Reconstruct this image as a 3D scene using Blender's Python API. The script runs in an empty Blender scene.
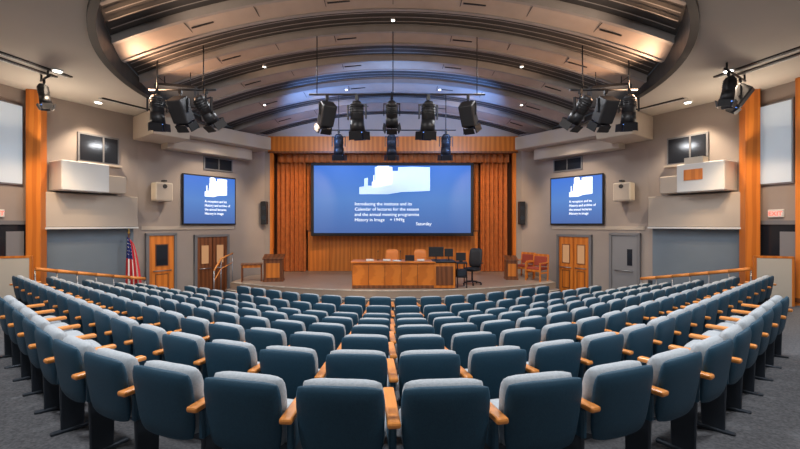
import bpy, bmesh, math, random
from mathutils import Matrix, Vector, Euler
random.seed(4)
S=bpy.context.scene
S.view_settings.view_transform='Standard'
E=2.7   # eye height above the lowest floor level

# ------------------------------------------------------------------ materials
def mat(name,col,rough=0.6,metal=0.0,emit=None,es=0.0,noise=0.0,nscale=20,bump=0.0,bscale=80,spec=0.5,col2=None,wave=False,stretch=(1,1,1)):
    m=bpy.data.materials.new(name); m.use_nodes=True
    nt=m.node_tree; b=nt.nodes['Principled BSDF']
    b.inputs['Base Color'].default_value=(*col,1); b.inputs['Roughness'].default_value=rough
    b.inputs['Metallic'].default_value=metal; b.inputs['Specular IOR Level'].default_value=spec
    if emit: 
        b.inputs['Emission Color'].default_value=(*emit,1); b.inputs['Emission Strength'].default_value=es
    tc=nt.nodes.new('ShaderNodeTexCoord'); mp=nt.nodes.new('ShaderNodeMapping')
    mp.inputs['Scale'].default_value=stretch
    nt.links.new(tc.outputs['Object'],mp.inputs['Vector'])
    if noise>0 or col2:
        c2=col2 if col2 else tuple(c*(1-noise) for c in col)
        r=nt.nodes.new('ShaderNodeValToRGB')
        r.color_ramp.elements[0].color=(*c2,1); r.color_ramp.elements[1].color=(*col,1)
        r.color_ramp.elements[0].position=0.3; r.color_ramp.elements[1].position=0.7
        if wave:
            t=nt.nodes.new('ShaderNodeTexWave'); t.inputs['Scale'].default_value=nscale
            t.inputs['Distortion'].default_value=6; t.inputs['Detail'].default_value=3
            nt.links.new(mp.outputs[0],t.inputs['Vector']); nt.links.new(t.outputs['Fac'],r.inputs[0])
        else:
            t=nt.nodes.new('ShaderNodeTexNoise'); t.inputs['Scale'].default_value=nscale; t.inputs['Detail'].default_value=5
            nt.links.new(mp.outputs[0],t.inputs['Vector']); nt.links.new(t.outputs['Fac'],r.inputs[0])
        nt.links.new(r.outputs[0],b.inputs['Base Color'])
    if bump>0:
        t2=nt.nodes.new('ShaderNodeTexNoise'); t2.inputs['Scale'].default_value=bscale
        bp=nt.nodes.new('ShaderNodeBump'); bp.inputs['Strength'].default_value=bump; bp.inputs['Distance'].default_value=0.01
        nt.links.new(tc.outputs['Object'],t2.inputs['Vector']); nt.links.new(t2.outputs['Fac'],bp.inputs['Height'])
        nt.links.new(bp.outputs[0],b.inputs['Normal'])
    return m
M={}
M['wall']=mat('wall_paint',(.37,.315,.28),.85,noise=.08,nscale=1.5)
M['wall_low']=mat('wall_paint_lower',(.17,.215,.26),.85,noise=.1,nscale=1.5)
M['bulk']=mat('bulkhead_paint',(.50,.43,.36),.85,noise=.05,nscale=2)
M['soffit']=mat('soffit_paint',(.54,.49,.43),.9,noise=.05,nscale=1)
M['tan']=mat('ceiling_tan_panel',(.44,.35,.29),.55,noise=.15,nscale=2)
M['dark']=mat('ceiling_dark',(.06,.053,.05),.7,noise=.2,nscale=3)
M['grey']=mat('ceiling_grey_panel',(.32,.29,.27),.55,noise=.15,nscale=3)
M['rim']=mat('ceiling_rim_dark',(.018,.016,.016),.45)
M['black']=mat('black_metal',(.012,.012,.014),.45,metal=.2)
M['blackp']=mat('black_plastic',(.016,.016,.018),.5)
M['metal']=mat('grey_metal',(.30,.31,.33),.4,metal=.8)
M['dmetal']=mat('dark_grey_metal',(.035,.045,.06),.5,metal=.4)
M['wood']=mat('orange_wood',(.74,.23,.032),.4,col2=(.60,.17,.022),wave=True,nscale=1.6,stretch=(1,1,.15))
M['wooda']=mat('armrest_wood',(.85,.33,.08),.35,col2=(.72,.25,.05),nscale=9,stretch=(6,1,6))
M['woodd']=mat('dark_wood',(.24,.08,.028),.4,col2=(.15,.05,.018),wave=True,nscale=2,stretch=(1,1,.2))
M['woodp']=mat('desk_wood',(.74,.22,.03),.35,col2=(.62,.17,.022),wave=True,nscale=2.2,stretch=(.25,1,1))
M['curtain']=mat('curtain_velvet',(.56,.16,.035),.9,noise=.3,nscale=6)
M['carpet']=mat('carpet_grey',(.165,.165,.175),.95,col2=(.07,.072,.08),nscale=38,bump=.5,bscale=200)
M['stage']=mat('stage_floor_vinyl',(.42,.31,.23),.35,noise=.1,nscale=3)
M['riser']=mat('stage_riser_carpet',(.20,.16,.14),.9,noise=.2,nscale=30)
M['shell']=mat('seat_back_blue_fabric',(.013,.070,.122),.6,col2=(.009,.055,.100),nscale=60,bump=.3,bscale=260)
M['cush']=mat('seat_cushion_fabric',(.46,.49,.52),.9,col2=(.36,.40,.43),nscale=70,bump=.3,bscale=260)
M['white']=mat('white_paint',(.7,.7,.68),.6)
M['cream']=mat('cream_paint',(.62,.55,.45),.6)
M['glassd']=mat('dark_glass',(.015,.018,.025),.08)
M['glassw']=mat('lit_door_glass',(.25,.12,.05),.2,emit=(1,.55,.28),es=.35)
M['leather']=mat('orange_leather',(.78,.22,.03),.45)
M['redfab']=mat('red_fabric',(.36,.06,.03),.8)
M['lamp']=mat('lamp_lens',(1,1,1),.3,emit=(1,.93,.82),es=9)
M['lampd']=mat('lamp_lens_blue',(.1,.2,.6),.3,emit=(.15,.35,1),es=1.2)
M['paper']=mat('paper',(.8,.8,.78),.8)
M['red']=mat('flag_red',(.6,.03,.04),.8)
M['fwhite']=mat('flag_white',(.8,.78,.75),.8)
M['fblue']=mat('flag_blue',(.02,.035,.2),.8)
M['gold']=mat('brass',(.7,.45,.12),.3,metal=1)
M['exitr']=mat('exit_sign_red',(.8,.05,.03),.5,emit=(1,.07,.03),es=2.5)
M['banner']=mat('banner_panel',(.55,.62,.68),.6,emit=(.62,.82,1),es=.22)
M['txt']=mat('slide_white',(1,1,1),.5,emit=(.85,.93,1),es=.95)
M['txt2']=mat('slide_pale_blue',(1,1,1),.5,emit=(.38,.66,1),es=.75)
M['scrblack']=mat('screen_border_black',(.008,.008,.01),.7)
M['doorg']=mat('door_grey_paint',(.22,.22,.23),.5)
M['framem']=mat('door_frame_metal',(.18,.18,.19),.5)
def slide_mat():
    m=bpy.data.materials.new('slide_blue_gradient'); m.use_nodes=True; nt=m.node_tree
    b=nt.nodes['Principled BSDF']; b.inputs['Base Color'].default_value=(.02,.03,.05,1)
    tc=nt.nodes.new('ShaderNodeTexCoord'); sp=nt.nodes.new('ShaderNodeSeparateXYZ'); r=nt.nodes.new('ShaderNodeValToRGB')
    nt.links.new(tc.outputs['Generated'],sp.inputs[0]); nt.links.new(sp.outputs['Z'],r.inputs[0]); nt.links.new(r.outputs[0],b.inputs['Emission Color'])
    e=r.color_ramp.elements; e[0].color=(.055,.12,.36,1); e[1].color=(.020,.15,.66,1)
    x=e.new(.5); x.color=(.075,.21,.56,1)
    b.inputs['Emission Strength'].default_value=1.0
    return m
M['slide']=slide_mat()

# ------------------------------------------------------------------ mesh builder
class MB:
    def __init__(s,name): s.name=name; s.bm=bmesh.new(); s.mats=[]
    def mi(s,k):
        if k not in s.mats: s.mats.append(k)
        return s.mats.index(k)
    def merge(s,t,Mx,k,smooth=None):
        i=s.mi(k)
        for f in t.faces:
            f.material_index=i
            if smooth is True: f.smooth=True
            elif smooth=='sides': f.smooth=len(f.verts)==4
        bmesh.ops.transform(t,matrix=Mx,verts=t.verts)
        if Mx.determinant()<0: bmesh.ops.reverse_faces(t,faces=t.faces)
        me=bpy.data.meshes.new('t'); t.to_mesh(me); t.free(); s.bm.from_mesh(me); bpy.data.meshes.remove(me)
    def box(s,size,loc,k,rot=(0,0,0),bev=0.0,seg=1,taper=None):
        t=bmesh.new(); bmesh.ops.create_cube(t,size=1.0)
        for v in t.verts:
            f=1.0
            if taper and v.co.z<0: f=taper
            v.co=Vector((v.co.x*size[0]*f,v.co.y*size[1]*f,v.co.z*size[2]))
        if bev>0: bmesh.ops.bevel(t,geom=list(t.edges),offset=bev,segments=seg,affect='EDGES',profile=.5)
        s.merge(t,Matrix.Translation(loc)@Euler(rot).to_matrix().to_4x4(),k)
    def cyl(s,p0,p1,r,k,seg=12,r2=None):
        p0=Vector(p0);p1=Vector(p1); d=p1-p0; t=bmesh.new()
        bmesh.ops.create_cone(t,cap_ends=True,segments=seg,radius1=r,radius2=r if r2 is None else r2,depth=d.length)
        q=Vector((0,0,1)).rotation_difference(d.normalized()).to_matrix().to_4x4()
        s.merge(t,Matrix.Translation((p0+p1)/2)@q,k,'sides')
    def tube(s,pts,r,k,seg=8):
        for a,b in zip(pts[:-1],pts[1:]): s.cyl(a,b,r,k,seg)
        for p in pts[1:-1]: s.ball(p,r,k,8)
    def ball(s,p,r,k,n=10,sc=(1,1,1)):
        t=bmesh.new(); bmesh.ops.create_uvsphere(t,u_segments=n,v_segments=max(4,n//2+1),radius=r)
        s.merge(t,Matrix.Translation(p)@Matrix.Diagonal((*sc,1)),k,True)
    def pillow(s,W,H,T,loc,k,rot=(0,0,0),rnd=.25,n=9,bend=0.0,taper=0.0,flatback=False):
        # a rounded pad standing in local XZ with thickness along Y
        t=bmesh.new(); us=[math.sin(math.pi/2*(-1+2*i/n)) for i in range(n+1)]
        F={};B={}
        for i,u in enumerate(us):
            for j,v in enumerate(us):
                x=u*math.sqrt(max(0,1-rnd*v*v*v*v)); z=v*math.sqrt(max(0,1-rnd*u*u*u*u))
                th=T*math.sqrt(max(0,1-abs(u)**6))*math.sqrt(max(0,1-abs(v)**6))
                X=x*W*(1+taper*z); Z=z*H; yb=bend*(X/W)**2
                F[i,j]=t.verts.new((X,yb+th,Z))
                edge=i in(0,n) or j in(0,n)
                B[i,j]=F[i,j] if edge else t.verts.new((X,yb-(th*(.4 if flatback else 1)),Z))
        for i in range(n):
            for j in range(n):
                t.faces.new((F[i,j],F[i,j+1],F[i+1,j+1],F[i+1,j]))
                try: t.faces.new((B[i,j],B[i+1,j],B[i+1,j+1],B[i,j+1]))
                except ValueError: pass
        bmesh.ops.recalc_face_normals(t,faces=t.faces)
        s.merge(t,Matrix.Translation(loc)@Euler(rot).to_matrix().to_4x4(),k,True)
    def poly(s,pts2,y0,y1,k,plane='xz',Mx=Matrix()):
        t=bmesh.new()
        def P(a,b,c): return (a,c,b) if plane=='xz' else (a,b,c)
        A=[t.verts.new(P(a,b,y0)) for a,b in pts2]; B=[t.verts.new(P(a,b,y1)) for a,b in pts2]
        t.faces.new(A); t.faces.new(B[::-1]); n=len(A)
        for i in range(n): t.faces.new((A[i],B[i],B[(i+1)%n],A[(i+1)%n]))
        bmesh.ops.recalc_face_normals(t,faces=t.faces)
        s.merge(t,Mx,k)
    def text(s,body,size,loc,k,rot=(math.pi/2,0,0),align='LEFT',sx=1):
        c=bpy.data.curves.new('tx','FONT'); c.body=body; c.size=size; c.align_x=align; c.extrude=.002; c.resolution_u=2; c.space_line=1.15
        o=bpy.data.objects.new('tx',c); S.collection.objects.link(o); bpy.context.view_layer.update()
        dg=bpy.context.evaluated_depsgraph_get(); me=bpy.data.meshes.new_from_object(o.evaluated_get(dg))
        t=bmesh.new(); t.from_mesh(me); bpy.data.objects.remove(o); bpy.data.curves.remove(c); bpy.data.meshes.remove(me)
        s.merge(t,Matrix.Translation(loc)@Euler(rot).to_matrix().to_4x4()@Matrix.Diagonal((sx,1,1,1)),k)
    def mesh(s):
        me=bpy.data.meshes.new(s.name); s.bm.to_mesh(me); s.bm.free()
        for k in s.mats: me.materials.append(M[k])
        return me
    def done(s,Mx=Matrix()):
        return put(s.name,s.mesh(),Mx)
def put(name,me,Mx=Matrix()):
    o=bpy.data.objects.new(name,me); S.collection.objects.link(o); o.matrix_world=Mx; return o
def T(x,y,z,rz=0): return Matrix.Translation((x,y,z))@Matrix.Rotation(rz,4,'Z')

# ------------------------------------------------------------------ room geometry
P=[(5.3,17.0),(8.3,13.0),(9.6,10.6),(10.6,6.0),(10.6,-3.0)]
SEG={'A':(1,0),'B':(2,1),'C':(3,2),'D':(4,3)}
def wallX(y):
    for (x0,y0),(x1,y1) in zip(P[:-1],P[1:]):
        if y1<=y<=y0: return x0+(x1-x0)*(y0-y)/(y0-y1)
    return 5.3 if y>17 else 10.6
def wframe(side,seg,t,z=0.0,off=0.0):
    """t measured from the near end of the segment; local x right, y into wall, z up"""
    n,f=SEG[seg]; a=Vector((P[n][0]*side,P[n][1])); b=Vector((P[f][0]*side,P[f][1]))
    d=(b-a); L=d.length; d/=L; p=a+d*t
    U=d if side<0 else -d; Nn=Vector((-U.y,U.x)); p=p-Nn*off
    return Matrix(((U.x,Nn.x,0,p.x),(U.y,Nn.y,0,p.y),(0,0,1,z),(0,0,0,1)))
def seglen(seg):
    n,f=SEG[seg]; return math.hypot(P[n][0]-P[f][0],P[n][1]-P[f][1])
def cX(x):
    x=abs(x); return x*x/8.0 if x<3.3 else 1.361+.825*(x-3.3)
FL=.030
def rowY(s,x): return s+cX(x)*(1-FL*(s-2.44))
def slope(s,x):
    x=abs(x); return (2*x/8.0 if x<3.3 else .825)*(1-FL*(s-2.44))
def floorz(x,y):
    c=cX(x); s=(y-c*(1+FL*2.44))/(1-FL*c); return max(0,min(.86,.86-.1443*(s-2.44)))
# floor
b=MB('floor'); t=bmesh.new(); nx,ny=92,88; g={}
for i in range(nx+1):
    for j in range(ny+1):
        x=-11.2+22.4*i/nx; y=-3.4+22*j/ny; g[i,j]=t.verts.new((x,y,floorz(x,y)))
for i in range(nx):
    for j in range(ny): t.faces.new((g[i,j],g[i+1,j],g[i+1,j+1],g[i,j+1]))
b.merge(t,Matrix(),'carpet',True); b.done()
# walls
nm={-1:'left',1:'right'}
for sd in(-1,1):
    for sg,h in(('A','front'),('B','mid'),('C','rear'),('D','back')):
        L=seglen(sg); b=MB('wall_%s_%s'%(nm[sd],h))
        b.box((L+.1,.2,6.6),(0,.1,3.2),'wall'); b.done(wframe(sd,sg,L/2))
        b=MB('baseboard_%s_%s'%(nm[sd],h)); b.box((L,.02,.9 if sg!='A' else .25),(0,-.01,.45 if sg!='A' else .125),'dmetal'); b.done(wframe(sd,sg,L/2))
b=MB('wall_back'); b.box((22,.2,9.2),(0,-3.1,4.4),'wall'); b.done()
b=MB('wall_stage_back'); b.box((11.2,.2,7),(0,18.1,3.4),'woodd'); b.done()
for sd in(-1,1):
    b=MB('wall_stage_%s'%nm[sd]); b.box((.2,1.3,7),(sd*5.45,17.6,3.4),'woodd'); b.done()
# proscenium
def vz(x,y): return 7.7-.05*(y-9)-x*x/32
b=MB('wall_proscenium')
xs=[-5.8+11.6*i/24 for i in range(25)]
pts=[(x,max(6.45,vz(x,17)+.1)) for x in xs]+[(5.8,6.40),(-5.8,6.40)]
b.poly(pts,17.0,17.15,'bulk')
for sd in(-1,1): b.box((.42,.3,6.5),(sd*5.36,17.0,3.2),'wall')
b.done()
b=MB('trim_proscenium_wood'); b.box((10.5,.2,.66),(0,16.93,6.08),'wood'); b.box((10.5,.24,.07),(0,16.91,5.74),'woodd')
for sd in(-1,1): b.box((.12,.2,5.2),(sd*5.12,16.93,3.2),'wood')
b.done()

# ------------------------------------------------------------------ ceiling
def xin(y):
    a=7.15 if y<11.3 else 10.0
    return 6.5*math.sqrt(max(0,1-((y-11.3)/a)**2))
ys=[4.16]+[4.3+.3*i for i in range(43)]; ys=[y for y in ys if y<17]+[17.0]
for sd in(-1,1):
    b=MB('ceiling_soffit_%s'%nm[sd]); t=bmesh.new(); prev=None
    for y in ys:
        a=t.verts.new((sd*xin(y),y,6.2)); c=t.verts.new((sd*(max(wallX(y),xin(y))+.1),y,6.2))
        if prev: 
            f=t.faces.new((prev[0],prev[1],c,a))
        prev=(a,c)
    bmesh.ops.recalc_face_normals(t,faces=t.faces); b.merge(t,Matrix(),'soffit')
    # linear diffusers in the soffit
    for (x,y,ang,l) in((7.9,8.3,.25,2.4),(8.25,8.3,.25,2.4),(7.7,11.6,.5,1.3)):
        b.box((.07,l,.03),(sd*x,y,6.185),'rim',rot=(0,0,sd*ang*1))
        b.box((.04,l,.03),(sd*(x+.1),y,6.183),'white',rot=(0,0,sd*ang))
    b.done()
b=MB('ceiling_rear'); b.box((22,7.2,.1),(0,.56,6.25),'soffit'); b.done()
b=MB('ceiling_fascia_ring')
t=bmesh.new(); prev=None
loop=[(-xin(y),y) for y in ys[::-1]]+[(xin(y),y) for y in ys[1:]]
for i,(x,y) in enumerate(loop):
    rr=.16; sx=1 if x<0 else -1
    col=[t.verts.new((x,y,6.10)),t.verts.new((x,y,vz(x,y)+.05)),t.verts.new((x-sx*rr,y-(.1 if y<6 else 0),6.10)),t.verts.new((x-sx*rr,y,6.22))]
    if prev:
        t.faces.new((prev[0],prev[1],col[1],col[0])); t.faces.new((prev[0],col[0],col[2],prev[2])); t.faces.new((prev[2],col[2],col[3],prev[3]))
    prev=col
b.merge(t,Matrix(),'rim'); b.done()
# vault: bands of arched panels at alternating depth
bounds=[4.16,5.2,6.3,7.4,8.5,9.15,10.1,10.7,11.7,12.3,13.3,14.1,15.1,16.0,17.0]
b=MB('ceiling_vault')
def arch_sheet(y0,y1,dz0,dz1,k,nx=28):
    t=bmesh.new(); rows=[]
    n=3
    for q in range(n+1):
        y=y0+(y1-y0)*q/n; X=xin(y)+.02; dz=dz0+(dz1-dz0)*q/n
        rows.append([t.verts.new((X*(-1+2*i/nx),y,vz(X*(-1+2*i/nx),y)+dz)) for i in range(nx+1)])
    for A,B in zip(rows[:-1],rows[1:]):
        for i in range(nx): t.faces.new((A[i],A[i+1],B[i+1],B[i]))
    b.merge(t,Matrix(),k,True)
def arch_riser(y,z0,z1,k,nx=28):
    t=bmesh.new(); X=xin(y)+.02
    A=[t.verts.new((X*(-1+2*i/nx),y,vz(X*(-1+2*i/nx),y)+z0)) for i in range(nx+1)]
    B=[t.verts.new((X*(-1+2*i/nx),y,vz(X*(-1+2*i/nx),y)+z1)) for i in range(nx+1)]
    for i in range(nx): t.faces.new((A[i],A[i+1],B[i+1],B[i]))
    b.merge(t,Matrix(),k)
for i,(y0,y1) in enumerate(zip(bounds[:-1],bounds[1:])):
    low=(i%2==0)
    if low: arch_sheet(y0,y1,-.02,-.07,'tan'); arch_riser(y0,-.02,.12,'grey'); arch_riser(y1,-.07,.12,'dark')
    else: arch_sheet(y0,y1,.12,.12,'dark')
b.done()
# arched beams + battens
b=MB('ceiling_beams')
for y in bounds[1:-1]:
    X=xin(y)-.03; n=30; t=bmesh.new(); pr=None
    for i in range(n+1):
        x=X*(-1+2*i/n); z=vz(x,y)
        v=[t.verts.new((x,y-.045,z+.05)),t.verts.new((x,y-.045,z-.09)),t.verts.new((x,y+.045,z-.09)),t.verts.new((x,y+.045,z+.05))]
        if pr:
            for a in range(4): t.faces.new((pr[a],pr[(a+1)%4],v[(a+1)%4],v[a]))
        pr=v
    bmesh.ops.recalc_face_normals(t,faces=t.faces); b.merge(t,Matrix(),'grey')
for i,(y0,y1) in enumerate(zip(bounds[:-1],bounds[1:])):
    if i%2==0:
        y=(y0+y1)/2; l=(y1-y0)-.12
        for q in range(-4,5):
            x=q*1.5
            if abs(x)<xin(y)-.3: b.box((.014,l,.012),(x,y,vz(x,y)-.048),'dark',rot=(-.07,math.atan(x/16),0))
            if abs(x)<xin(y)-.8 and q%2: b.box((.5,.035,.02),(x+.3,y,vz(x+.3,y)-.055),'rim',rot=(-.07,math.atan(x/16),0))
        continue
    for q in(1,2,3,4):
        y=y0+(y1-y0)*q/5; X=xin(y)-.05; n=24; t=bmesh.new(); pr=None
        for a in range(n+1):
            x=X*(-1+2*a/n); z=vz(x,y)+.08
            v=[t.verts.new((x,y-.015,z)),t.verts.new((x,y+.015,z))]
            if pr: t.faces.new((pr[0],v[0],v[1],pr[1]))
            pr=v
        b.merge(t,Matrix(),'grey')
b.done()
# recessed downlights
db=MB('recessed_downlight'); db.cyl((0,0,0),(0,0,.06),.075,'white',14); db.cyl((0,0,-.006),(0,0,.0),.055,'lamp',14); dme=db.mesh()
for x,y in((0,9.6),(-3.6,11.2),(3.6,11.2),(-1.6,13.7),(1.6,13.7),(-4.4,13.7),(4.4,13.7)):
    put('recessed_downlight',dme,T(x,y,vz(x,y)-.075)@Matrix.Scale(.7,4))
for sd in(-1,1):
    for x,y in((7.6,9.06),(8.4,11.4)): 
        o=put('recessed_downlight',dme,Matrix.Translation((sd*x,y,6.17))@Matrix.Scale(1.5,4))

# ------------------------------------------------------------------ stage
b=MB('stage')
def sedge(off,z0,z1,k,xe=5.9):
    pts=[]; n=26
    for i in range(n+1):
        x=-xe+2*xe*i/n; pts.append((x,12.4-off+x*x/18))
    pts+= [(xe,16.05),(5.32,16.80),(-5.32,16.80),(-xe,16.05)]
    b.poly(pts,z0,z1,k,'xy')
sedge(.70,0,.21,'riser',5.9); sedge(.35,.2,.425,'riser',5.85); sedge(0,.41,.64,'stage',5.8)
b.poly([(-5.1,16.7),(5.1,16.7),(5.1,17.98),(-5.1,17.98)],.41,.64,'stage','xy')
b.done()
b=MB('trim_stage_nosing')
for off,z in((.70,.21),(.35,.425),(0,.64)):
    pts=[(-5.75+11.5*i/26) for i in range(27)]
    b.tube([(x,12.4-off+x*x/18+.01,z) for x in pts],.018,'cream',6)
b.done()
# curtains
def curtain(name,x0,x1,y,z0,z1,fold=.16,amp=.07):
    b=MB(name); t=bmesh.new(); n=int((x1-x0)/.025); rows=[]
    for zi in range(7):
        z=z0+(z1-z0)*zi/6; r=[]
        for i in range(n+1):
            x=x0+(x1-x0)*i/n
            a=amp*(math.sin(2*math.pi*x/fold+.5*math.sin(x*3))+.25*math.sin(2*math.pi*x/(fold*.43)+zi*.25))
            r.append(t.verts.new((x,y+a,z)))
        rows.append(r)
    for A,B in zip(rows[:-1],rows[1:]):
        for i in range(n): t.faces.new((A[i],A[i+1],B[i+1],B[i]))
    b.merge(t,Matrix(),'curtain',True); return b.done()
curtain('stage_curtain',-5.02,-3.8,17.45,.66,5.9,.2,.08)
curtain('stage_curtain',3.8,5.02,17.45,.66,5.9,.2,.08)
curtain('curtain_valance',-5.0,5.0,17.28,5.38,5.85,.3,.05)
curtain('curtain_backdrop',-3.8,3.8,17.66,2.45,5.6,.22,.04)
b=MB('wall_panel_wood'); n=8
for i in range(n): b.box((7.5/n-.012,.06,1.78),(-3.75+7.5/n*(i+.5),17.66,.64+.9),'wood',bev=.004)
b.box((7.55,.09,.06),(0,17.64,2.42),'woodd'); b.done()

# ------------------------------------------------------------------ screens
def screen(name,w,h,Mx,big):
    b=MB(name); bd=.13 if big else .05
    b.box((w+2*bd,.06,h+2*bd),(0,.04,0),'scrblack',bev=.01)
    b.box((w,.01,h),(0,.003,0),'slide')
    y=-.006
    kh=.42*h
    pl=[(0,.0),(0,.25),(.07,.27),(.07,.55),(.12,.58),(.12,.3),(.22,.28),(.22,.95),(.3,1),(.42,1),(.42,.82),(.55,.82),(.55,.95),(.75,.97),(1,.95),(1,.12),(.85,.1),(.6,.08),(.4,0)]
    xa=-.21*w if big else -.12*w
    b.poly([(xa+a*(.45*w),h*.5-.01-kh*(1-c)) for a,c in pl],y,y+.004,'txt2')
    b.poly([(xa+.08*w+a*.13*w,h*.5-.015-kh*(1-c)*.75) for a,c in pl],y-.004,y,'txt')
    if big:
        tx="Introducing the institute and its\nCalendar of lectures for the season\nand the annual meeting programme\nHistory in Image    + 1949g"
        b.text(tx,.195,(-1.6,y-.004,-.09*h),'txt',sx=.98)
        b.text("Saturday",.19,(1.0,y-.004,-.385*h),'txt')
    else:
        b.text("A reception and its\nHistory and archive of\nthe annual lectures\nHistory in image",.13,(-.12*w,y-.004,-.05*h),'txt',sx=.85)
    return b.done(Mx)
screen('projection_screen',6.66,2.86,T(-.03,16.99,2.7+1.07),True)
for sd in(-1,1):
    screen('wall_screen',1.95,1.72,wframe(sd,'A',2.4,3.60,.12),False)
    b=MB('stage_loudspeaker'); b.box((.24,.24,.95),(0,0,0),'blackp',bev=.02); b.cyl((0,-.12,.2),(0,-.135,.2),.08,'dmetal'); b.cyl((0,-.12,-.2),(0,-.135,-.2),.09,'dmetal'); b.box((.08,.12,.08),(0,.17,0),'black')
    b.done(T(sd*5.34,16.61,3.18))

# ------------------------------------------------------------------ doors & wall fittings
def door(name,leaves,w,h,wood,Mx,glass):
    b=MB(name); lw=w/leaves
    b.box((.09,.12,h+.06),(-w/2-.045,0,h/2),'framem'); b.box((.09,.12,h+.06),(w/2+.045,0,h/2),'framem'); b.box((w+.18,.12,.09),(0,0,h+.045),'framem')
    for i in range(leaves):
        x=-w/2+lw*(i+.5)
        b.box((lw-.015,.05,h-.01),(x,-.005,h/2),wood,bev=.006)
        if glass:
            gx=x; gw=lw*.45
            b.box((gw+.06,.012,h*.30+.06),(gx,-.034,h*.71),'woodd'); b.box((gw,.012,h*.30),(gx,-.04,h*.71),glass)
            b.box((gw+.06,.012,h*.28+.06),(gx,-.034,h*.28),'woodd'); b.box((gw,.012,h*.28),(gx,-.04,h*.28),wood)
        else:
            b.box((.16,.012,.55),(x+lw*.22,-.034,h*.68),'glassd')
        b.cyl((x-lw*.36,-.09,h*.48),(x+lw*.36,-.09,h*.48),.018,'metal'); b.cyl((x-lw*.33,-.03,h*.48),(x-lw*.33,-.09,h*.48),.014,'metal',8); b.cyl((x+lw*.33,-.03,h*.48),(x+lw*.33,-.09,h*.48),.014,'metal',8)
    return b.done(Mx)
for sd in(-1,1):
    door('door_%d'%(1 if sd<0 else 3),2,1.16,2.22,'wood' if sd>0 else 'woodd',wframe(sd,'A',2.48,.02,.07),'glassw')
    door('door_%d'%(2 if sd<0 else 4),1,.80,2.28,'wood' if sd<0 else 'doorg',wframe(sd,'A',.70,.05,.07),'glassd' if sd<0 else None)
    b=MB('trim_door_surround_%s'%nm[sd]); b.box((3.3,.03,.12),(0,-.015,2.58),'bulk'); b.done(wframe(sd,'A',1.75))
    # stepped bulkhead under the soffit
    b=MB('trim_bulkhead_upper_%s'%nm[sd])
    b.box((4.3,.95,.50),(0,-.475,5.93),'bulk',bev=.02); b.box((3.2,.5,.42),(0.0,-.25,5.46),'bulk',bev=.02); b.box((1.1,1.5,.75),(sd*1.9,-.76,5.80),'bulk',bev=.02); b.done(wframe(sd,'A',2.3))
    b=MB('window_%d'%(1 if sd<0 else 2)); b.box((1.15,.06,.5),(0,-.02,0),'framem'); b.box((1.05,.03,.4),(0,-.05,0),'glassd'); b.box((.03,.04,.4),(0,-.055,0),'framem'); b.done(wframe(sd,'A',2.75,4.98))
    # wall speaker box with bracket
    b=MB('wall_speaker'); b.box((.55,.4,.62),(0,-.3,0),'cream',bev=.05,seg=2); b.box((.47,.01,.52),(0,-.502,0),'bulk'); b.box((.12,.14,.12),(0,-.06,0),'black'); b.cyl((0,-.51,.18),(0,-.53,.18),.07,'blackp'); b.box((.1,.2,.05),(0,-.45,.36),'blackp')
    b.done(wframe(sd,'A',.62,3.78))
    # mid segment: bulkhead band, booth and window
    L=seglen('B')
    b=MB('trim_band_%s'%nm[sd]); b.box((L-.3,.30,.95),(0,-.15,3.10),'bulk',bev=.02); b.box((L-.3,.34,.05),(0,-.15,2.60),'white'); b.done(wframe(sd,'B',L/2))
    b=MB('wall_panel_lower_%s'%nm[sd]); b.box((L-.3,.04,2.2),(0,-.02,1.47),'wall_low'); b.done(wframe(sd,'B',L/2))
    b=MB('projection_booth'); b.box((1.15,.75,.80),(0,-.385,0),'white',bev=.02); b.box((.6,.5,.52),(sd*-.87,-.26,-.13),'bulk',bev=.02)
    if sd>0: b.box((.46,.02,.3),(-.15,-.77,.08),'wood'); b.box((.46,.3,.3),(-.15,-.6,.42),'cream')
    b.done(wframe(sd,'B',.95,4.02,.0))
    b=MB('window_%d'%(3 if sd<0 else 4)); b.box((1.1,.06,.85),(0,-.02,0),'framem'); b.box((1.0,.03,.75),(0,-.05,0),'glassd'); b.box((.04,.05,.75),(.1,-.055,0),'framem'); b.box((1.2,.14,.06),(0,-.06,-.45),'bulk'); b.done(wframe(sd,'B',1.6,4.95))
    # columns
    b=MB('wood_column'); b.box((.32,.32,6.0),(0,0,3.2),'wood',bev=.01); b.box((.36,.36,.1),(0,0,.3),'woodd'); b.done(T(sd*9.36,10.5,0,sd*-.3))
    b=MB('wood_column'); b.box((.30,.20,6.0),(0,0,3.2),'wood',bev=.01); b.box((.34,.24,.1),(0,0,.9),'woodd'); b.done(wframe(sd,'C',3.55,0,.1))
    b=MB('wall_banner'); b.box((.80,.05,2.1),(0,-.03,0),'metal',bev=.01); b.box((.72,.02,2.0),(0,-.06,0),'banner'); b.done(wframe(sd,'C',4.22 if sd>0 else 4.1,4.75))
    # side exit doorway; flat dark panel stands in for the shade of the opening
    b=MB('door_%d'%(5 if sd<0 else 6)); h=2.2
    b.box((.9,.06,h),(0,-.02,h/2),'glassd'); b.box((.1,.12,h+.1),(-.5,-.03,h/2),'framem'); b.box((.1,.12,h+.1),(.5,-.03,h/2),'framem'); b.box((1.1,.12,.1),(0,-.03,h+.05),'framem'); b.box((.4,.04,h*.9),(.2,-.05,h*.47),'doorg'); b.done(wframe(sd,'C',4.1,.5))
    b=MB('exit_sign'); b.box((.34,.06,.2),(0,-.04,0),'white',bev=.01); b.text('EXIT',.15,(0,-.072,-.055),'exitr',align='CENTER'); b.done(wframe(sd,'C',4.2 if sd>0 else 3.9,2.98))
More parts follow.
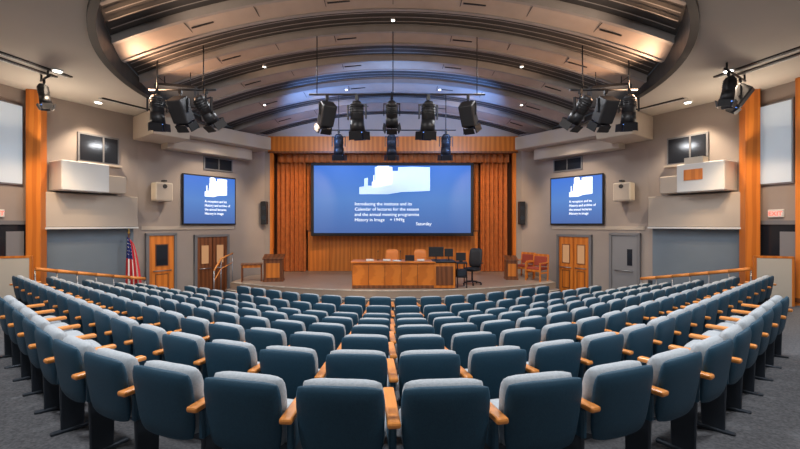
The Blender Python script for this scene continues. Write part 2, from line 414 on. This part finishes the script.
    # partition board
    b=MB('partition_panel'); b.box((.68,.05,1.25),(0,0,.62),'cream'); b.box((.76,.07,.05),(0,0,1.27),'wood'); b.box((.05,.07,1.27),(-.36,0,.63),'wood'); b.box((.05,.07,1.27),(.36,0,.63),'wood'); b.done(T(sd*9.15,9.62,floorz(9,9.6)-.02,sd*-.35))
    # hand rail along the side ramp
    b=MB('handrail'); pts=[]; n=6
    for i in range(n+1):
        x=7.75+(8.95-7.75)*i/n; y=12.5+(10.0-12.5)*i/n; pts.append((sd*x,y,floorz(x,y)))
    b.tube([(p[0],p[1],p[2]+1.0) for p in pts],.046,'wooda',10); b.tube([(p[0],p[1],p[2]+.55) for p in pts],.012,'metal',8)
    for p in pts[::1]: b.cyl((p[0],p[1],p[2]-.03),(p[0],p[1],p[2]+.97),.018,'metal',8)
    b.done()
# rail beside the stage steps
b=MB('stage_handrail')
pts=[(6.02,13.45,0,1.15),(6.02,14.0,0,1.5),(6.02,15.0,0,1.62)]
for hh in(0,-.35): b.tube([(-p[0],p[1],p[3]+hh) for p in pts],.028 if hh==0 else .016,'wooda')
for p in pts: b.cyl((-p[0],p[1],0),(-p[0],p[1],p[3]),.018,'metal',8)
b.done()

# ------------------------------------------------------------------ seats
def seat_mesh(both):
    b=MB('theater_seat'); tl=math.radians(8)
    b.pillow(.270,.250,.034,(0,-.025,.640),'shell',rot=(tl,0,0),rnd=.18,bend=.02,taper=.06,n=11)
    b.pillow(.258,.250,.068,(0,.062,.645),'cush',rot=(tl,0,0),rnd=.18,bend=.015,taper=.05,n=10)
    b.pillow(.250,.235,.060,(0,.32,.455),'cush',rot=(math.radians(-82),0,0),rnd=.14,n=8)
    b.pillow(.240,.225,.03,(0,.31,.405),'shell',rot=(math.radians(-82),0,0),rnd=.14,n=6)
    b.box((.52,.05,.06),(0,.12,.40),'dmetal')
    for x in((-.32,.32) if both else (-.32,)):
        b.box((.035,.20,.60),(x,.11,.31),'dmetal',bev=.008,taper=.85)
        b.box((.05,.36,.035),(x,.13,.015),'dmetal',bev=.008)
        b.box((.045,.30,.20),(x,.15,.54),'shell',bev=.012)
        b.box((.082,.54,.038),(x,.18,.672),'wooda',bev=.014,seg=2)
    return b.mesh()
sm=seat_mesh(False); sm2=seat_mesh(True)
rows=[2.44+1.08*k for k in range(8)]
for k,s0 in enumerate(rows):
    for sd in(-1,1):
        x=0.0; d=.32; lst=[]
        while True:
            for _ in range(16):
                x+=d/16/math.sqrt(1+slope(s0,x)**2)
            d=.64; y=rowY(s0,x)
            lim=wallX(y)-1.38 if y<17 else 5
            if k==7: lim=min(lim,4.9)
            if k==6: lim=min(lim,6.4)
            if x>lim or (k==0 and x>5.2): break
            lst.append((sd*x,y))
        for i,(xx,yy) in enumerate(lst):
            th=math.copysign(math.atan(slope(s0,xx)),xx)
            me=sm2 if (i==len(lst)-1 and sd>0) else sm
            put('theater_seat',me,T(xx,yy,floorz(xx,yy+.1) ,th))

# ------------------------------------------------------------------ stage furniture
ST=.64
b=MB('presenters_desk')
b.box((2.62,.75,.80),(-.33,0,.42),'woodp',bev=.01)
for i in range(5): b.box((.012,.01,.7),(-1.64+.0+.525*i+.26*0,-.378,.43),'woodd')
b.box((2.72,.85,.05),(-.33,-.02,.845),'woodp',bev=.012)
b.box((2.62,.02,.1),(-.33,-.372,.06),'woodd')
b.box((.70,.80,.80),(1.32,.02,.42),'wood',bev=.01); b.box((.74,.86,.04),(1.32,.02,.86),'blackp',bev=.01)
b.box((.55,.02,.6),(1.32,-.39,.42),'woodd')
b.done(T(.33,13.2,ST))
def monitor(Mx,w=.5,h=.32):
    b=MB('computer_monitor'); b.box((w,.03,h),(0,0,.12+h/2),'blackp',bev=.008); b.cyl((0,.02,0),(0,.02,.2),.02,'blackp',8); b.box((.22,.16,.015),(0,.02,.008),'blackp'); b.done(Mx)
monitor(T(1.42,13.15,ST+.882,.1)); monitor(T(1.84,13.2,ST+.882,-.15),.28,.26)
b=MB('laptop'); b.box((.30,.22,.02),(0,0,.01),'dmetal'); b.box((.30,.012,.18),(0,-.11,.10),'dmetal',rot=(.25,0,0)); b.done(T(.55,13.2,ST+.872))
for x in(-.75,-.2,.9):
    b=MB('name_card'); b.poly([(-.12,0),(.12,0),(.12,.07),(-.12,.07)],0,.01,'paper'); b.poly([(-.12,0),(.12,0),(.12,.012),(-.12,.012)],0,.08,'paper'); b.done(T(x,12.95,ST+.872))
b=MB('paper_stack'); 
for i in range(4): b.box((.22,.3,.006),(0,0,.004+i*.007),'paper',rot=(0,0,.1*i))
b.done(T(.12,13.0,ST+.872))
for x in(-.5,.25):
    b=MB('desk_microphone'); b.cyl((0,0,0),(0,0,.02),.05,'black'); b.tube([(0,0,.02),(0,.02,.18),(0,.06,.27)],.006,'black',6); b.cyl((0,.06,.27),(0,.1,.31),.014,'black',8); b.done(T(x,13.3,ST+.872))
def office_chair(Mx,k):
    b=MB('office_chair')
    b.pillow(.25,.24,.06,(0,0,.50),k,rot=(math.pi/2,0,0),rnd=.2)
    b.pillow(.24,.32,.05,(0,.26,.86),k,rot=(-.15,0,0),rnd=.25,bend=-.03)
    b.box((.06,.03,.3),(0,.27,.55),'blackp',rot=(-.15,0,0))
    for s in(-1,1):
        b.tube([(s*.24,.0,.5),(s*.31,0,.52),(s*.31,.02,.70)],.014,'blackp'); b.box((.06,.26,.03),(s*.31,.02,.71),'blackp',bev=.01)
    b.cyl((0,0,.1),(0,0,.46),.028,'dmetal'); b.cyl((0,0,.43),(0,0,.46),.12,'blackp')
    for i in range(5):
        a=i*2*math.pi/5+.3; e=(.29*math.cos(a),.29*math.sin(a),.075); b.cyl((0,0,.11),e,.022,'blackp',8); b.ball((e[0],e[1],.032),.032,'black',10)
    b.done(Mx)
office_chair(T(-.03,14.05,ST,0),'leather'); office_chair(T(1.0,14.05,ST,.1),'leather')
office_chair(T(2.72,13.75,ST,-.7)@Matrix.Scale(1.05,4),'blackp')
b=MB('av_cart'); b.box((.34,.5,.04),(0,0,.80),'blackp'); b.box((.34,.5,.03),(0,0,.35),'blackp'); b.box((.28,.4,.2),(0,0,.48),'dmetal')
for sx in(-1,1):
    for sy in(-1,1): b.box((.03,.03,.76),(sx*.15,sy*.23,.42),'black'); b.ball((sx*.15,sy*.23,.03),.03,'black',8)
b.box((.32,.05,.26),(0,0,1.0),'blackp'); b.box((.1,.1,.08),(0,0,.85),'blackp'); b.done(T(2.24,13.2,ST))
def armchair(Mx):
    b=MB('wooden_armchair')
    for sx in(-1,1):
        b.box((.05,.05,.64),(sx*.29,-.25,.32),'wood',bev=.006); b.box((.05,.05,.95),(sx*.29,.27,.475),'wood',rot=(-.06,0,0),bev=.006)
        b.box((.07,.56,.035),(sx*.29,-.0,.655),'wood',bev=.01); b.box((.03,.5,.05),(sx*.29,0,.3),'wood')
    b.box((.56,.05,.07),(0,-.25,.38),'wood'); b.box((.56,.04,.08),(0,.3,.92),'wood')
    b.box((.54,.52,.1),(0,0,.44),'redfab',bev=.03,seg=2); b.box((.5,.06,.36),(0,.25,.70),'redfab',rot=(-.08,0,0),bev=.02,seg=2)
    b.done(Mx)
armchair(T(5.3,14.75,ST,-.9)); armchair(T(5.15,15.7,ST,-.9))
def lectern(Mx,w,h):
    b=MB('lectern'); b.box((w,.45,h*.86),(0,0,h*.43),'woodd',bev=.015); b.box((w*1.12,.55,.04),(0,0,h*.93),'woodd',rot=(.25,0,0),bev=.01)
    b.box((w*.7,.01,h*.55),(0,-.232,h*.43),'wood'); b.box((w*1.08,.5,.06),(0,0,.03),'woodd'); b.tube([(0,.1,h*.95),(0,.08,h*1.15),(0,-.02,h*1.25)],.008,'black',6)
    b.done(Mx)
lectern(T(-4.35,14.6,ST,.15),.66,.95); lectern(T(4.45,15.1,ST,-.1),.42,.85)
b=MB('side_table'); b.box((.75,.5,.04),(0,0,.62),'woodd',bev=.008)
for sx in(-1,1):
    for sy in(-1,1): b.box((.05,.05,.6),(sx*.33,sy*.2,.3),'woodd')
b.box((.68,.42,.1),(0,0,.55),'wood'); b.done(T(-5.15,14.6,ST,.3))
# flag
b=MB('american_flag'); b.cyl((0,0,0),(0,0,.05),.17,'gold',18); b.cyl((0,0,.04),(0,0,2.35),.018,'woodd'); b.ball((0,0,2.38),.04,'gold'); b.cyl((0,0,2.4),(0,0,2.52),.03,'gold',8,r2=.002)
t=bmesh.new(); nu,nv=39,16; gg={}
def fp(u,v):
    w=.14+.42*(v**.6)
    return Vector((u*w-.06*v-.02,(.03+.05*v)*math.sin(u*math.pi*6)-.06,2.25-1.75*v-.12*u*(1-v)))
for i in range(nu+1):
    for j in range(nv+1): gg[i,j]=t.verts.new(fp(i/nu,j/nv))
b2={}
for i in range(nu):
    for j in range(nv):
        f=t.faces.new((gg[i,j],gg[i+1,j],gg[i+1,j+1],gg[i,j+1])); f.smooth=True
        b2[f]=(i,j)
ki=[b.mi('red'),b.mi('fwhite'),b.mi('fblue')]
for f,(i,j) in b2.items(): f.material_index=ki[2] if (j<6 and i<24) else ki[(i//3)%2]
me=bpy.data.meshes.new('t'); t.to_mesh(me); t.free(); b.bm.from_mesh(me)
for i in range(5):
    for j in range(5):
        p=fp((i+.5+(j%2)*.3)/8.8,(j+.6)/15.5); b.ball((p.x,p.y-.006,p.z),.012,'fwhite',6)
b.done(T(-8.22,12.45,floorz(8.2,12.45)))

# ------------------------------------------------------------------ rigging
def spot_mesh(tilt,sc=1.0,boxy=False):
    b=MB('stage_spotlight')
    b.box((.06,.06,.10),(0,0,-.02),'black'); b.cyl((0,0,-.05),(0,0,-.16),.02,'black',8)
    b.box((.36,.04,.02),(0,0,-.17),'black')
    for s in(-1,1): b.box((.02,.05,.28),(s*.18,0,-.30),'black')
    R=Euler((tilt,0,0)).to_matrix(); c=Vector((0,0,-.40))
    def q(x,y,z): return c+R@Vector((x,y,z))
    if boxy: b.box((.32,.5,.32),c,'blackp',rot=(tilt,0,0),bev=.03,seg=2)
    else: 
        b.cyl(q(0,.22,0),q(0,-.05,0),.13,'blackp',16); b.cyl(q(0,.30,0),q(0,.22,0),.07,'blackp',16,r2=.13)
        for i in range(4): b.cyl(q(0,.05+i*.045,0),q(0,.065+i*.045,0),.142,'black',16)
    b.cyl(q(0,-.05,0),q(0,-.28,0),.13,'black',16,r2=.15)
    b.cyl(q(0,-.275,0),q(0,-.285,0),.12,'lampd',16)
    for a,(dx,dz) in enumerate(((1,0),(-1,0),(0,1),(0,-1))):
        b.box((.02 if dx else .24,.16,.02 if dz else .24),q(dx*.17,-.35,dz*.17),'black',rot=(tilt+dz*.3,0,-dx*.3))
    return b.mesh()
sB=spot_mesh(math.pi/2+.6,boxy=True); sC=spot_mesh(math.pi/2+.15); sD=spot_mesh(math.pi/2+.7)
b=MB('lighting_truss')
b.cyl((-2.1,10,5.95),(2.3,10,5.95),.025,'black',10)
for x in(-1.9,0,2.1): b.cyl((x,10,5.95),(x,10,vz(x,10)-.13),.012,'black',8)
b.done()
for i,x in enumerate((-1.65,-.9,-.03,.88,1.88)): put('stage_spotlight',(sB,sC,sD,sC,sB)[i],T(x,10,5.90,(.5,-.2,.0,.2,-.5)[i])@Matrix.Scale((1.1,1.3,1.1,1.3,1.1)[i],4))
b=MB('lighting_pipe'); b.cyl((-2.2,14,6.0),(2.2,14,6.0),.022,'black',10)
for x in(-1.9,-.05,1.85): b.cyl((x,14,6.0),(x,14,vz(x,14)-.1),.015,'black',8)
b.done()
for x in(-1.9,-.05,1.85): put('stage_spotlight',sC,T(x,14,5.98)@Matrix.Scale(1.25,4))
for sd in(-1,1):
    b=MB('lighting_pipe'); b.cyl((sd*4.2,9.5,5.9),(sd*5.8,9.5,5.9),.025,'black',10)
    for x in(4.5,5.6): b.cyl((sd*x,9.5,5.92),(sd*x,9.5,vz(x,9.5)-.1),.015,'black',8)
    b.done()
    for i,x in enumerate((4.45,5.05,5.6)): put('stage_spotlight',(sD,sB,sC)[i],T(sd*x,9.5,5.88,sd*(.5-.4*i))@Matrix.Scale(1.15,4))
    b=MB('hanging_loudspeaker'); b.box((.95,.5,.55),(0,0,0),'blackp',bev=.04,rot=(.35,0,0)); b.cyl((-.3,0,.2),(-.3,0,.75),.012,'black',6); b.cyl((.3,0,.2),(.3,0,.75),.012,'black',6); b.box((.88,.02,.47),(0,-.25,-.09),'dmetal',rot=(.35,0,0)); b.done(T(sd*5.6,10.4,6.05,sd*-.3))
    bx=[(7.9,9.1)] if sd<0 else [(7.9,9.1),(7.3,8.7)]
    if sd<0: bx=[(8.0,9.17)]
    for (x,y) in bx: put('stage_spotlight',sB if x>7.5 and sd>0 else sC,T(sd*x,y,6.0,sd*.7)@Matrix.Scale(.9 if sd>0 else .8,4))
    b=MB('lighting_bracket'); x0=7.1 if sd>0 else 7.7; y0=8.56 if sd>0 else 8.97
    b.cyl((sd*x0,y0,6.04),(sd*8.2,9.31,6.04),.022,'black',8); b.cyl((sd*(x0+.1),y0+.068,6.04),(sd*(x0+.1),y0+.068,6.195),.02,'black',8); b.cyl((sd*8.15,9.27,6.04),(sd*8.15,9.27,6.195),.02,'black',8); b.done()

# ------------------------------------------------------------------ lights
def area(name,loc,size,power,col,target=None):
    l=bpy.data.lights.new(name,'AREA'); l.shape='DISK'; l.size=size
    l.energy=power; l.color=col; o=bpy.data.objects.new(name,l); S.collection.objects.link(o); o.location=loc
    d=Vector(target)-Vector(loc) if target else Vector((0,0,-1)); o.rotation_euler=d.to_track_quat('-Z','Y').to_euler(); return o
def spot(name,loc,target,power,col,ang=60,blend=.6,r=.08):
    l=bpy.data.lights.new(name,'SPOT'); l.energy=power; l.color=col; l.spot_size=math.radians(ang); l.spot_blend=blend; l.shadow_soft_size=r
    o=bpy.data.objects.new(name,l); S.collection.objects.link(o); o.location=loc
    o.rotation_euler=(Vector(target)-Vector(loc)).to_track_quat('-Z','Y').to_euler(); return o
W=(1,.78,.56); C=(.95,.97,1)
area('house_light',(-3,2,6.15),1.0,155,C); area('house_light',(3,2,6.15),1.0,155,C)
area('house_light',(-3,6.5,7.0),.9,240,C); area('house_light',(3,6.5,7.0),.9,240,C)
area('house_light',(-3.2,11.2,6.95),.7,120,C); area('house_light',(3.2,11.2,6.95),.7,120,C)
area('house_light',(-7.5,4.5,6.1),.8,140,C); area('house_light',(7.5,4.5,6.1),.8,140,C)
for sd in(-1,1):
    spot('downlight',(sd*7.6,9.06,6.1),(sd*8.5,9.6,0),330,W,90)
    spot('downlight',(sd*8.4,11.4,6.1),(sd*8.7,11.8,0),320,W,95)
    spot('wall_wash',(sd*5.2,13.2,6.3),(sd*7.0,15.0,2.2),380,W,70)
    spot('column_light',(sd*7.6,8.2,6.0),(sd*9.4,10.5,2.8),380,(1,.66,.36),40)
    spot('curtain_light',(sd*2.5,14.0,5.4),(sd*4.4,17.4,3.2),460,(1,.68,.4),60)
    spot('ceiling_uplight_warm',(sd*6.0,9.5,5.9),(sd*2.5,9.0,7.6),260,(1,.60,.36),140,r=.15)
    spot('ceiling_uplight_blue',(sd*3.0,12.8,5.6),(sd*1.5,14.8,7.3),400,(.14,.36,1),130,r=.15)
    spot('ceiling_uplight_warm',(sd*4.5,6.6,5.9),(sd*1.5,8.0,7.8),190,(1,.78,.60),140,r=.15)
    area('soffit_fill',(sd*8.9,10.0,4.5),.5,38,(1,.84,.66),(sd*7.5,9.5,6.2))  # added fill without a fixture, brightens the side soffit
spot('ceiling_uplight_blue',(0,11.6,5.7),(0,13.5,7.5),200,(.2,.45,1),130,r=.15)
spot('header_light',(-2.5,13.0,6.6),(-2.5,17,5.9),120,W,90); spot('header_light',(2.5,13.0,6.6),(2.5,17,5.9),120,W,90)
spot('stage_key',(-2,10,5.3),(.2,13.6,1),760,W,46); spot('stage_key',(2,10,5.3),(.5,13.6,1),760,W,46)
spot('stage_back',(0,14.1,5.2),(0,17.5,1.4),760,(1,.70,.42),95)
w=bpy.data.worlds.new('w'); S.world=w; w.use_nodes=True; w.node_tree.nodes['Background'].inputs[0].default_value=(.5,.55,.65,1); w.node_tree.nodes['Background'].inputs[1].default_value=.05
# ------------------------------------------------------------------ camera
cd=bpy.data.cameras.new('camera'); cd.sensor_width=36; cd.lens=18; cd.shift_x=.00875; cd.clip_end=100; cd.clip_start=.05
co=bpy.data.objects.new('camera',cd); S.collection.objects.link(co); co.location=(0,0,E); co.rotation_euler=(math.pi/2,0,0); S.camera=co
